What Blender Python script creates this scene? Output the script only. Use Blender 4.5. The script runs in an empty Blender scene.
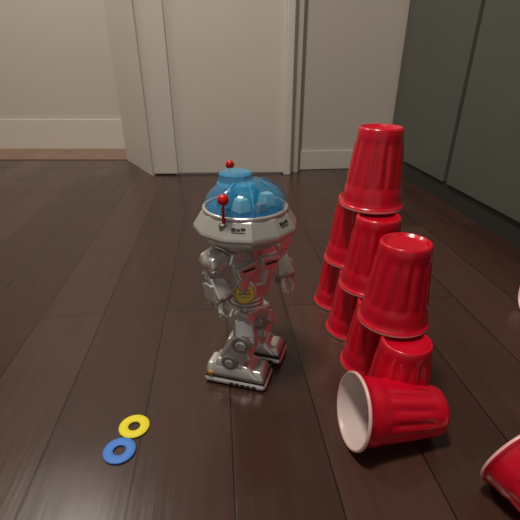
import bpy, bmesh, math, random
from mathutils import Vector, Matrix
random.seed(4)
sc=bpy.context.scene
sc.view_settings.view_transform='Standard'
col=sc.collection

# ---------------- materials ----------------
def mat(name,c,rough=.5,metal=0,bump=0,bscale=200,coat=0,var=0,alpha=1,trans=0,spec=.5):
    m=bpy.data.materials.new(name);m.use_nodes=True
    nt=m.node_tree;b=nt.nodes['Principled BSDF']
    b.inputs['Base Color'].default_value=(*c,1);b.inputs['Roughness'].default_value=rough
    b.inputs['Metallic'].default_value=metal;b.inputs['Coat Weight'].default_value=coat
    b.inputs['Alpha'].default_value=alpha;b.inputs['Transmission Weight'].default_value=trans
    b.inputs['Specular IOR Level'].default_value=spec
    tc=nt.nodes.new('ShaderNodeTexCoord');n=nt.nodes.new('ShaderNodeTexNoise')
    n.inputs['Scale'].default_value=bscale;nt.links.new(tc.outputs['Object'],n.inputs['Vector'])
    if bump:
        bp=nt.nodes.new('ShaderNodeBump');bp.inputs['Strength'].default_value=bump;bp.inputs['Distance'].default_value=.001
        nt.links.new(n.outputs['Fac'],bp.inputs['Height']);nt.links.new(bp.outputs['Normal'],b.inputs['Normal'])
    if var:
        r=nt.nodes.new('ShaderNodeMix');r.data_type='RGBA'
        r.inputs['A'].default_value=(*[x*(1-var) for x in c],1);r.inputs['B'].default_value=(*[min(1,x*(1+var)) for x in c],1)
        nt.links.new(n.outputs['Fac'],r.inputs['Factor']);nt.links.new(r.outputs['Result'],b.inputs['Base Color'])
    return m
M_red=mat('red_plastic',(.62,.002,.022),.25,bump=.05,bscale=60,coat=.3)
M_white=mat('white_plastic',(.72,.62,.60),.35)
M_lip=mat('lip_plastic',(.80,.50,.50),.3)
M_silver=mat('silver_plastic',(.74,.74,.73),.27,.70,bump=.05,bscale=80)
M_silver2=mat('silver_dark',(.42,.42,.42),.30,.7)
M_saucer=mat('silver_saucer',(.62,.62,.60),.28,.55)
M_black=mat('dark_plastic',(.03,.03,.035),.4)
M_gold=mat('gold_plastic',(.60,.38,.06),.28,.6)
M_redball=mat('antenna_red',(.6,.01,.01),.25)
M_dome=mat('blue_translucent',(.04,.42,.80),.06,alpha=.34,coat=.5)
M_cap=mat('blue_cap',(.08,.45,.78),.15,alpha=.55)
M_inner=mat('blue_inner',(.01,.12,.30),.3)
M_inner2=mat('blue_inner_light',(.40,.72,.82),.3)
M_yel=mat('yellow_foam',(.88,.78,.03),.6)
M_blue=mat('blue_foam',(.07,.24,.76),.6)
M_wall=mat('wall_paint',(.54,.50,.455),.7,bump=.1,bscale=300,var=.03)
M_trim=mat('trim_paint',(.62,.585,.54),.45,var=.03,bscale=5)
M_door=mat('door_paint',(.60,.565,.52),.5,var=.03,bscale=5)
M_cab=mat('cabinet_grey',(.098,.105,.090),.45,var=.1,bscale=6)
M_kick=mat('kick_dark',(.03,.033,.03),.5)
M_thr=mat('threshold_wood',(.24,.15,.11),.5,var=.3,bscale=9)
M_ceil=mat('ceiling_paint',(.7,.68,.64),.9)

YAW=.0958
def floor_mat():
    m=bpy.data.materials.new('dark_wood_planks');m.use_nodes=True
    nt=m.node_tree;N=nt.nodes;L=nt.links;b=N['Principled BSDF']
    tc=N.new('ShaderNodeTexCoord');mp=N.new('ShaderNodeMapping')
    mp.inputs['Rotation'].default_value=(0,0,math.pi/2-YAW+math.pi)
    L.new(tc.outputs['Object'],mp.inputs['Vector'])
    br=N.new('ShaderNodeTexBrick');br.inputs['Scale'].default_value=1
    br.inputs['Brick Width'].default_value=1.15;br.inputs['Row Height'].default_value=.122
    br.inputs['Mortar Size'].default_value=.0014;br.inputs['Mortar Smooth'].default_value=.3
    br.offset=.37;br.inputs['Bias'].default_value=0
    br.inputs['Color1'].default_value=(.042,.0185,.0130,1);br.inputs['Color2'].default_value=(.070,.034,.0250,1)
    br.inputs['Mortar'].default_value=(.008,.005,.004,1)
    L.new(mp.outputs['Vector'],br.inputs['Vector'])
    mp2=N.new('ShaderNodeMapping');mp2.inputs['Scale'].default_value=(2.5,40,1)
    L.new(mp.outputs['Vector'],mp2.inputs['Vector'])
    n=N.new('ShaderNodeTexNoise');n.inputs['Scale'].default_value=1.5;n.inputs['Detail'].default_value=6
    L.new(mp2.outputs['Vector'],n.inputs['Vector'])
    n2=N.new('ShaderNodeTexNoise');n2.inputs['Scale'].default_value=7;n2.inputs['Detail'].default_value=3
    L.new(mp.outputs['Vector'],n2.inputs['Vector'])
    mx=N.new('ShaderNodeMix');mx.data_type='RGBA';mx.blend_type='MULTIPLY';mx.inputs['Factor'].default_value=.8
    cr=N.new('ShaderNodeMapRange');cr.inputs['To Min'].default_value=.6;cr.inputs['To Max'].default_value=1.4
    L.new(n.outputs['Fac'],cr.inputs['Value'])
    L.new(br.outputs['Color'],mx.inputs['A']);L.new(cr.outputs['Result'],mx.inputs['B'])
    L.new(mx.outputs['Result'],b.inputs['Base Color'])
    rr=N.new('ShaderNodeMapRange');rr.inputs['To Min'].default_value=.20;rr.inputs['To Max'].default_value=.36
    L.new(n2.outputs['Fac'],rr.inputs['Value']);L.new(rr.outputs['Result'],b.inputs['Roughness'])
    bp=N.new('ShaderNodeBump');bp.inputs['Strength'].default_value=.2;bp.inputs['Distance'].default_value=.002
    ad=N.new('ShaderNodeMath');ad.operation='MULTIPLY_ADD';ad.inputs[1].default_value=-1.0
    L.new(br.outputs['Fac'],ad.inputs[0]);L.new(n.outputs['Fac'],ad.inputs[2])
    L.new(ad.outputs[0],bp.inputs['Height']);L.new(bp.outputs['Normal'],b.inputs['Normal'])
    return m
M_floor=floor_mat()

# ---------------- mesh helpers ----------------
def mk(name,bm,mats,parent=None,smooth=False,loc=(0,0,0),rot=(0,0,0),bevel=0,seg=2):
    bmesh.ops.recalc_face_normals(bm,faces=bm.faces)
    me=bpy.data.meshes.new(name);bm.to_mesh(me);bm.free()
    for m in (mats if isinstance(mats,(list,tuple)) else [mats]): me.materials.append(m)
    if smooth:
        for p in me.polygons:p.use_smooth=True
    o=bpy.data.objects.new(name,me);col.objects.link(o);o.location=loc;o.rotation_euler=rot
    if bevel:
        b=o.modifiers.new('bev','BEVEL');b.width=bevel;b.segments=seg;b.limit_method='ANGLE';b.angle_limit=.5
        if seg>1:
            for p in me.polygons:p.use_smooth=True
            w=o.modifiers.new('wn','WEIGHTED_NORMAL')
    if parent:o.parent=parent
    return o
def hexa(pts):
    bm=bmesh.new();v=[bm.verts.new(p) for p in pts]
    for f in ((3,2,1,0),(4,5,6,7),(0,1,5,4),(1,2,6,5),(2,3,7,6),(3,0,4,7)): bm.faces.new([v[i] for i in f])
    return bm
def rz(p,a): c,s=math.cos(a),math.sin(a);return (p[0]*c-p[1]*s,p[0]*s+p[1]*c,p[2])
def tbox(name,c,bot,top,h,m,parent=None,yaw=0,bevel=.002,dtop=(0,0),rot=(0,0,0)):
    pts=[]
    for (w,d),z,(ox,oy) in ((bot,-h/2,(0,0)),(top,h/2,dtop)):
        for sx,sy in ((-1,-1),(1,-1),(1,1),(-1,1)): pts.append((sx*w/2+ox,sy*d/2+oy,z))
    R=Matrix.Rotation(yaw,3,'Z')@(Matrix.Rotation(rot[2],3,'Z')@Matrix.Rotation(rot[1],3,'Y')@Matrix.Rotation(rot[0],3,'X'))
    o=mk(name,hexa(pts),m,parent,bevel=bevel);o.location=rz(c,yaw);o.rotation_euler=R.to_euler();return o
def beam(name,a,b,s0,s1,m,parent,yaw=0,bevel=.002,roundish=False):
    a=Vector(rz(a,yaw));b=Vector(rz(b,yaw));d=b-a;L=d.length
    q=d.to_track_quat('Z','Y')
    bm=bmesh.new()
    n=14 if roundish else 4
    r0=[];r1=[]
    for i in range(n):
        t=2*math.pi*(i+.5)/n
        k=.5 if roundish else .7071
        r0.append(bm.verts.new(a+q@Vector((math.cos(t)*s0[0]*k,math.sin(t)*s0[1]*k,0))))
        r1.append(bm.verts.new(a+q@Vector((math.cos(t)*s1[0]*k,math.sin(t)*s1[1]*k,L))))
    for i in range(n): bm.faces.new((r0[i],r0[(i+1)%n],r1[(i+1)%n],r1[i]))
    bm.faces.new(r0[::-1]);bm.faces.new(r1)
    return mk(name,bm,m,parent,bevel=bevel)
def lathe(name,prof,m,parent=None,seg=48,loc=(0,0,0),rot=(0,0,0),smooth=True,mid=None,flute=None,bevel=0,scale=(1,1,1)):
    bm=bmesh.new();rings=[]
    for k,(r,z) in enumerate(prof):
        if r<1e-6: rings.append([bm.verts.new((0,0,z*scale[2]))])
        else:
            rg=[]
            for i in range(seg):
                t=2*math.pi*i/seg
                rr=r+(flute(k,t,z) if flute else 0)
                rg.append(bm.verts.new((rr*math.cos(t)*scale[0],rr*math.sin(t)*scale[1],z*scale[2])))
            rings.append(rg)
    for k in range(len(rings)-1):
        A,B=rings[k],rings[k+1]
        for i in range(seg):
            j=(i+1)%seg
            if len(A)==1 and len(B)==1: continue
            if len(A)==1: f=bm.faces.new((A[0],B[i],B[j]))
            elif len(B)==1: f=bm.faces.new((A[i],A[j],B[0]))
            else: f=bm.faces.new((A[i],A[j],B[j],B[i]))
            if mid: f.material_index=mid(k)
    return mk(name,bm,m,parent,smooth=smooth,loc=loc,rot=rot,bevel=bevel,seg=1 if bevel else 2)
def ball(name,c,r,m,parent,yaw=0,sc_=(1,1,1)):
    pr=[(r*math.sin(math.pi*i/14),-r*math.cos(math.pi*i/14)) for i in range(15)];pr[0]=(0,-r);pr[-1]=(0,r)
    return lathe(name,pr,m,parent,seg=24,loc=rz(c,yaw),rot=(0,0,yaw),scale=sc_)
def disc(name,a,b,r,m,parent,yaw=0,bev=.0015):
    a=Vector(rz(a,yaw));b=Vector(rz(b,yaw));d=b-a;L=d.length
    pr=[(0,0),(r-bev,0),(r,bev),(r,L-bev),(r-bev,L),(0,L)]
    o=lathe(name,pr,m,parent,seg=28,smooth=False,loc=a);o.rotation_euler=d.to_track_quat('Z','Y').to_euler();return o

# ---------------- room ----------------
def RW(u,v): return (u*math.cos(YAW)-v*math.sin(YAW), u*math.sin(YAW)+v*math.cos(YAW))
def prism(name,foot,z0,z1,m,bevel=0,parent=None):
    bm=bmesh.new();n=len(foot)
    lo=[bm.verts.new((x,y,z0)) for x,y in foot];hi=[bm.verts.new((x,y,z1)) for x,y in foot]
    bm.faces.new(lo[::-1]);bm.faces.new(hi)
    for i in range(n): bm.faces.new((lo[i],lo[(i+1)%n],hi[(i+1)%n],hi[i]))
    return mk(name,bm,m,parent,bevel=bevel)
def rbox(name,u0,u1,v0,v1,z0,z1,m,bevel=0,parent=None):
    return prism(name,[RW(u0,v0),RW(u1,v0),RW(u1,v1),RW(u0,v1)],z0,z1,m,bevel,parent)
prism('floor',[(-3,-1.6),(2,-1.6),(2,3.2),(-3,3.2)],-.05,0,M_floor)
prism('ceiling',[(-3,-1.6),(2,-1.6),(2,3.2),(-3,3.2)],2.4,2.45,M_ceil)
WB=1.93
rbox('wall_back',.30,.86,WB,WB+.12,0,2.4,M_wall)
rbox('baseboard_back',.30,.77,WB-.014,WB,0,.085,M_trim,.003)
A=(-.471,1.827);B=(-.68,2.165)
prism('wall_jamb',[A,B,(-.62,2.30),(-.40,1.98)],0,2.4,M_trim)
dr=bpy.data.objects.new('door_1',None);col.objects.link(dr)
def seg_pt(t,off):
    C=(.105,1.845);dx,dy=C[0]-A[0],C[1]-A[1];L=math.hypot(dx,dy)
    return (A[0]+dx*t-dy/L*off,A[1]+dy*t+dx/L*off)
def dbox(name,t0,t1,o0,o1,z0,z1,m,bev=.003):
    prism(name,[seg_pt(t0,o0),seg_pt(t1,o0),seg_pt(t1,o1),seg_pt(t0,o1)],z0,z1,m,bev,dr)
dbox('slab',.0,1,.022,.05,.006,2.05,M_door)
dbox('stile_1',.0,.19,.010,.0225,.006,2.05,M_door)
dbox('rail_mid',.19,1,.010,.0225,.85,.98,M_door)
dbox('rail_top',.19,1,.010,.0225,1.92,2.05,M_door)
prism('wall_back.001',[seg_pt(-.0,.01),seg_pt(1.0,.01),seg_pt(1.0,.12),seg_pt(-.0,.12)],2.06,2.4,M_wall)
prism('trim_1',[seg_pt(1.0,0),seg_pt(1.05,0),(.18,2.0),(.10,1.95)],0,2.4,M_trim,.003)
prism('wall_return',[(.115,1.90),(.17,1.90),RW(.40,WB+.05),RW(.30,WB+.12)],0,2.4,M_wall)
prism('threshold',[(-2.4,2.16),(-.67,2.16),(-.67,2.46),(-2.4,2.46)],0,.004,M_thr)
prism('wall_far',[(-3,2.46),(-.6,2.46),(-.6,2.58),(-3,2.58)],0,2.4,M_wall)
prism('baseboard_far',[(-3,2.445),(-.67,2.445),(-.67,2.46),(-3,2.46)],0,.16,M_trim,.003)
U=.783
rbox('wall_right',U+.03,U+.13,-1.6,2.2,0,2.4,M_kick)
cab=bpy.data.objects.new('wall_cabinet',None);col.objects.link(cab)
rbox('toe_kick',U+.012,U+.03,-1.4,WB,.0,.065,M_kick,0,cab)
vs=[-1.4,-.6,.06,.72,1.38,WB-.0]
for i in range(len(vs)-1):
    rbox('panel_%d'%i,U,U+.03,vs[i]+.012,vs[i+1]-.012,.068,2.15,M_cab,.003,cab)
rbox('wall_left',-2.62,-2.5,-1.4,2.9,0,2.4,M_wall)

# ---------------- cups ----------------
def smooth01(x): x=max(0,min(1,x));return x*x*(3-2*x)
outer=[(0,.005),(.022,.005),(.0265,.004),(.028,.0006),(.0295,0),(.0315,.001),(.0328,.004),(.0332,.010),(.0338,.014),(.0334,.018),
       (.0345,.026),(.0362,.042),(.0380,.058),(.0397,.073),(.0408,.082),(.0412,.086),(.0430,.090),(.0440,.098),(.0450,.106),(.0458,.1125)]
lip=[(.0468,.1135),(.0483,.1145),(.0490,.1165),(.0490,.1180),(.0480,.1197),(.0466,.1200),(.0453,.1190)]
inner=[(.0445,.112),(.0428,.099),(.0418,.090),(.0400,.085),(.0384,.072),(.0350,.042),(.0330,.022),(.0320,.010),(.0290,.0075),(0,.0070)]
PROF=outer+lip+inner
PROF=[(r*1.03,z) for r,z in PROF]
nO=len(outer);nL=len(lip)
def flute(k,t,z):
    if z<.016 or z>.088 or k<8: return 0
    w=smooth01((z-.016)/.012)*smooth01((.088-z)/.01)
    return w*.0013*(abs(math.cos(7*t))*2-1.0)
def mid(k): return 0 if k<nO+2 else (1 if k<nO+nL-1 else 2)
def cup(loc,rot,yaw=None):
    if yaw is None: yaw=random.uniform(0,6)
    o=lathe('plastic_cup',PROF,[M_red,M_lip,M_white],seg=112,mid=mid,flute=flute)
    o.rotation_mode='QUATERNION'
    o.rotation_quaternion=rot@Matrix.Rotation(yaw,3,'Z').to_quaternion()
    o.location=loc;return o
flip=Matrix.Rotation(math.pi,3,'X').to_quaternion()
X0,Y0,TH,S=.196,.449,-.101,.1022
for lvl,idx in ((0,(0,1,2,3)),(1,(.5,1.5,2.5)),(2,(2,))):
    for i in idx:
        cup((X0+math.sin(TH)*S*i+(.005 if lvl==2 else 0),Y0+math.cos(TH)*S*i,.12*(lvl+1)+.0003*lvl),flip)
def lying(cx,cy_,ang):
    RR=.0490*1.03
    tilt=math.atan2(RR-.0338,.1125)
    d=Vector((math.cos(ang)*math.cos(tilt),math.sin(ang)*math.cos(tilt),math.sin(tilt)))
    q=d.to_track_quat('Z','Y')
    rimc=Vector((cx,cy_,RR*math.cos(tilt)+.0003))
    up=Vector((-math.cos(ang)*math.sin(tilt),-math.sin(ang)*math.sin(tilt),math.cos(tilt)))
    rimc=rimc+Vector((up.x*RR,up.y*RR,0))
    return cup(rimc-d*.1172,q)
lying(.113,.389,math.pi+.15)
lying(.528,.700,math.pi-.10)
lying(.294,.330,math.radians(110))

# ---------------- foam rings ----------------
def ring(loc,m,r=.0208,ri=.008,h=.0028):
    pr=[(ri,.0008),(ri+.0008,0),(r-.0008,0),(r,.0008),(r,h-.0008),(r-.0008,h),(ri+.0008,h),(ri,h-.0008),(ri,.0008)]
    return lathe('toy_disc',pr,m,seg=48,loc=loc)
ring((-.174,.409,.0002),M_yel);ring((-.1825,.3685,.0002),M_blue)

# ---------------- robot ----------------
rob=bpy.data.objects.new('toy_robot',None);col.objects.link(rob);rob.location=(-.020,.545,0)
T=math.radians(38)
lathe('saucer',[(0,.219),(.030,.219),(.050,.226),(.066,.238),(.0725,.246),(.0725,.250),(.070,.254),(.0595,.270),(.0565,.2715),(0,.2715)],M_saucer,rob,seg=12,smooth=False,rot=(0,0,.15),bevel=.0015)
lathe('dome_ring',[(.054,.270),(.0585,.270),(.0585,.2735),(.0565,.275),(.054,.2745)],M_silver,rob,seg=48)
dm=[(.0555*math.cos(a),.2740+.0375*math.sin(a)) for a in [i*math.pi/2/14 for i in range(0,14)]]+[(0,.3115)]
lathe('dome',dm,M_dome,rob,seg=48)
lathe('dome_cap',[(.0,.3185),(.0195,.3185),(.0225,.316),(.0235,.307),(.0265,.303),(.0255,.297)],M_cap,rob,seg=12,smooth=False,loc=(-.012,.004,0))
lathe('dome_floor',[(0,.2735),(.050,.2735),(.052,.2725)],M_inner,rob,seg=32)
tbox('dome_inner_1',(.0,.010,.284),(.066,.030),(.046,.018),.020,M_inner,rob,T)
tbox('dome_inner_2',(.021,-.020,.283),(.020,.022),(.014,.014),.018,M_inner2,rob,T)
tbox('dome_inner_3',(-.021,-.020,.283),(.020,.022),(.014,.014),.018,M_inner2,rob,T)
disc('dome_inner_4',(0,0,.272),(0,0,.304),.012,M_inner2,rob)
tbox('dome_inner_5',(.0,-.034,.279),(.020,.014),(.012,.010),.012,M_silver2,rob,T,.001)
for i,a in enumerate((-70,-25,25,70)):
    aa=math.radians(a)-math.pi/2+T
    pts=[(.0562*math.cos(e)*math.cos(aa),.0562*math.cos(e)*math.sin(aa),.2742+.0380*math.sin(e)) for e in (0,.3,.6,.9,1.15)]
    for j in range(4): beam('dome_rib_%d_%d'%(i,j),pts[j],pts[j+1],(.0022,.0022),(.0022,.0022),M_cap,rob,0,0)
def badge(n,k):
    aa=.15+math.radians(30*k+15);ca=math.cos(math.radians(15))
    r=.0650*ca;z=.2620
    sl=math.atan2(.016,.0105*ca)
    X=Vector((-math.sin(aa),math.cos(aa),0));Zn=Vector((math.cos(aa)*math.sin(sl),math.sin(aa)*math.sin(sl),math.cos(sl)));Y=Zn.cross(X)
    R=Matrix((X,Y,Zn)).transposed()
    for q,(ox,oy,w,h) in enumerate(((-.006,.0,.006,.005),(.0,-.0005,.005,.0035),(.006,.0005,.006,.004),(0,-.004,.018,.0010))):
        o=tbox('badge_%d_%d'%(n,q),(0,0,0),(w,h),(w*.7,h*.8),.0010,M_black,rob,0,0)
        o.location=Vector((r*math.cos(aa),r*math.sin(aa),z))+X*ox+Y*oy+Zn*.0002
        o.rotation_euler=R.to_euler()
badge(0,8);badge(1,10)
for n,(b0,b1,r) in enumerate((((-.026,-.054,.262),(-.0245,-.058,.2985),.0075),((-.030,.045,.262),(-.023,.056,.316),.0062))):
    beam('antenna_stem_%d'%n,b0,b1,(.0045,.0045),(.003,.003),M_redball,rob,0,0,True)
    disc('antenna_base_%d'%n,(b0[0],b0[1],b0[2]-.006),(b0[0],b0[1],b0[2]+.006),.006,M_silver2,rob)
    ball('antenna_ball_%d'%n,b1,r,M_redball,rob)
disc('neck',(0,0,.200),(0,0,.222),.026,M_silver2,rob)
dz=.008
tbox('shoulder_yoke',(0,.002,.202+dz),(.090,.050),(.074,.044),.018,M_silver,rob,T,.004)
tbox('chest',(0,0,.172+dz),(.056,.042),(.082,.052),.05,M_silver,rob,T,.004)
for s in (-1,1):
    tbox('pec_%d'%s,(s*.020,-.026,.184+dz),(.026,.010),(.036,.014),.022,M_silver,rob,T,.003,rot=(.15,s*.18,0))
    tbox('rib_%d'%s,(s*.022,-.021,.159+dz),(.014,.012),(.020,.014),.026,M_silver,rob,T,.002,rot=(0,s*.3,0))
    tbox('vent_%d'%s,(s*.020,-.033,.186+dz),(.018,.003),(.022,.003),.003,M_black,rob,T,.0005)
tbox('back_pack',(0,.030,.179+dz),(.05,.018),(.056,.02),.045,M_silver2,rob,T,.003)
E=math.radians(4)
disc('emblem_base',(-.004,-.012,.152),(-.004,-.0310,.1550),.0180,M_silver,rob,E)
disc('emblem',(-.004,-.026,.152),(-.004,-.0350,.1550),.0150,M_gold,rob,E)
for k in range(3):
    tbox('emblem_bar_%d'%k,(-.004,-.0358,.1500+k*.005),(.019-abs(k-1)*.004,.002),(.019-abs(k-1)*.004,.002),.0018,M_silver2,rob,E,.0004)
tbox('belly',(0,0,.148),(.052,.046),(.058,.048),.026,M_silver,rob,T,.004)
disc('abdomen',(0,0,.115),(0,0,.146),.023,M_silver2,rob)
for k in range(3): disc('abdomen_ring_%d'%k,(0,0,.119+k*.007),(0,0,.123+k*.007),.0255,M_silver,rob)
tbox('pelvis',(0,0,.107),(.046,.042),(.062,.050),.024,M_silver,rob,T,.005)
# arms
for s in (-1,1):
    k0=.95 if s<0 else 1.04
    sh=(s*.056*k0,0,.205)
    ball('shoulder_%d'%s,sh,.0185,M_silver,rob,T)
    tbox('shoulder_pad_%d'%s,(s*.058*k0,0,.213),(.034,.040),(.022,.030),.013,M_silver,rob,T,.003,rot=(0,s*.35,0))
    ex=s*.062*k0
    el=(ex,.002,.180)
    beam('upper_arm_%d'%s,sh,el,(.022,.024),(.020,.022),M_silver,rob,T,.002)
    disc('elbow_%d'%s,(ex-.011,.002,.178),(ex+.011,.002,.178),.0135,M_silver2,rob,T)
    wx=s*.058*k0
    wr=(wx,-.016,.153)
    beam('forearm_%d'%s,el,wr,(.022,.024),(.029,.030),M_silver,rob,T,.003)
    tbox('forearm_plate_%d'%s,(wx+s*.0145,-.008,.166),(.004,.022),(.004,.018),.024,M_silver,rob,T,.001)
    disc('cuff_%d'%s,(wx+s*.0005,-.013,.155),(wx-s*.0005,-.020,.149),.0160,M_silver2,rob,T)
    for k in (-1,1):
        p2=(wx+k*.010,-.028,.138);p3=(wx+k*.003,-.032,.130)
        beam('claw_%d_%d_a'%(s,k),(wx+k*.004,-.018,.150),p2,(.008,.011),(.006,.008),M_silver,rob,T,.001)
        beam('claw_%d_%d_b'%(s,k),p2,p3,(.006,.008),(.004,.006),M_silver,rob,T,.001)
# legs
G=math.radians(74)
for s in (-1,1):
    x=s*.034
    fw=-.0 if s>0 else .008
    hip=(s*.022,0,.106);kn=(x,-.014+fw,.078);an=(x,.004+fw,.040)
    disc('hip_%d'%s,(s*.012,0,.104),(s*.036,0,.104),.0175,M_silver,rob,G)
    beam('thigh_%d'%s,hip,kn,(.028,.030),(.032,.032),M_silver,rob,G,.004)
    disc('knee_%d'%s,(x-.019,-.014+fw,.076),(x+.019,-.014+fw,.076),.0150,M_silver2,rob,G)
    disc('knee_cap_%d'%s,(x,-.022+fw,.077),(x,-.0330+fw,.079),.012,M_silver,rob,G)
    disc('knee_bolt_%d'%s,(x-.022,-.014+fw,.076),(x+.022,-.014+fw,.076),.008,M_silver,rob,G)
    beam('shin_%d'%s,kn,an,(.030,.030),(.038,.042),M_silver,rob,G,.004)
    tbox('shin_guard_%d'%s,(x,-.016+fw,.058),(.032,.016),(.024,.014),.028,M_silver,rob,G,.003,rot=(-.45,0,0))
    disc('ankle_%d'%s,(x-.022,.004+fw,.042),(x+.022,.004+fw,.042),.0135,M_silver2,rob,G)
    disc('ankle_cap_%d'%s,(x-.024,.004+fw,.042),(x+.024,.004+fw,.042),.007,M_silver,rob,G)
    tbox('sole_%d'%s,(x,-.004+fw,.0065),(.052,.100),(.054,.100),.013,M_silver,rob,G,.006)
    tbox('sole_line_%d'%s,(x,-.004+fw,.0145),(.049,.095),(.049,.095),.005,M_black,rob,G,.001)
    tbox('foot_upper_%d'%s,(x,-.002+fw,.0265),(.051,.092),(.038,.056),.021,M_silver,rob,G,.005,dtop=(0,.006))
    tbox('toe_cap_%d'%s,(x,-.036+fw,.0225),(.046,.030),(.034,.018),.016,M_silver,rob,G,.004)
    tbox('heel_cap_%d'%s,(x,.036+fw,.0235),(.040,.020),(.030,.014),.016,M_silver,rob,G,.004)
    tbox('ankle_block_%d'%s,(x,.006+fw,.038),(.042,.050),(.034,.038),.014,M_silver,rob,G,.003)
    for k in range(5):
        tbox('side_slot_%d_%d'%(s,k),(x-.0265,-.036+fw+k*.009,.0075),(.0015,.006),(.0015,.006),.0035,M_black,rob,G,.0003)
    disc('foot_light_%d'%s,(x-.023,.034+fw,.019),(x-.0275,.034+fw,.019),.0045,M_gold,rob,G)

# ---------------- lights ----------------
def area(name,loc,tgt,size,e,c):
    l=bpy.data.lights.new(name,'AREA');l.energy=e;l.size=size;l.color=c
    o=bpy.data.objects.new(name,l);col.objects.link(o);o.location=loc
    o.rotation_euler=(Vector(tgt)-Vector(loc)).to_track_quat('-Z','Y').to_euler()
area('ceiling_light',(-.35,.30,2.3),(-.1,.9,0),.3,32,(1,.89,.76))
area('hall_light',(-1.2,1.5,2.3),(-1.0,2.0,0),.4,18,(1,.91,.80))
w=bpy.data.worlds.new('World');sc.world=w;w.use_nodes=True
w.node_tree.nodes['Background'].inputs[0].default_value=(1,.93,.88,1)
w.node_tree.nodes['Background'].inputs[1].default_value=.28
# ---------------- camera ----------------
cd=bpy.data.cameras.new('camera');co=bpy.data.objects.new('camera',cd);col.objects.link(co)
co.location=(0,0,.4464);co.rotation_euler=(math.pi/2-.4988,0,0)
cd.sensor_width=36;cd.lens=413.1/520*36;cd.shift_y=25.5/520;cd.clip_start=.01
sc.camera=co
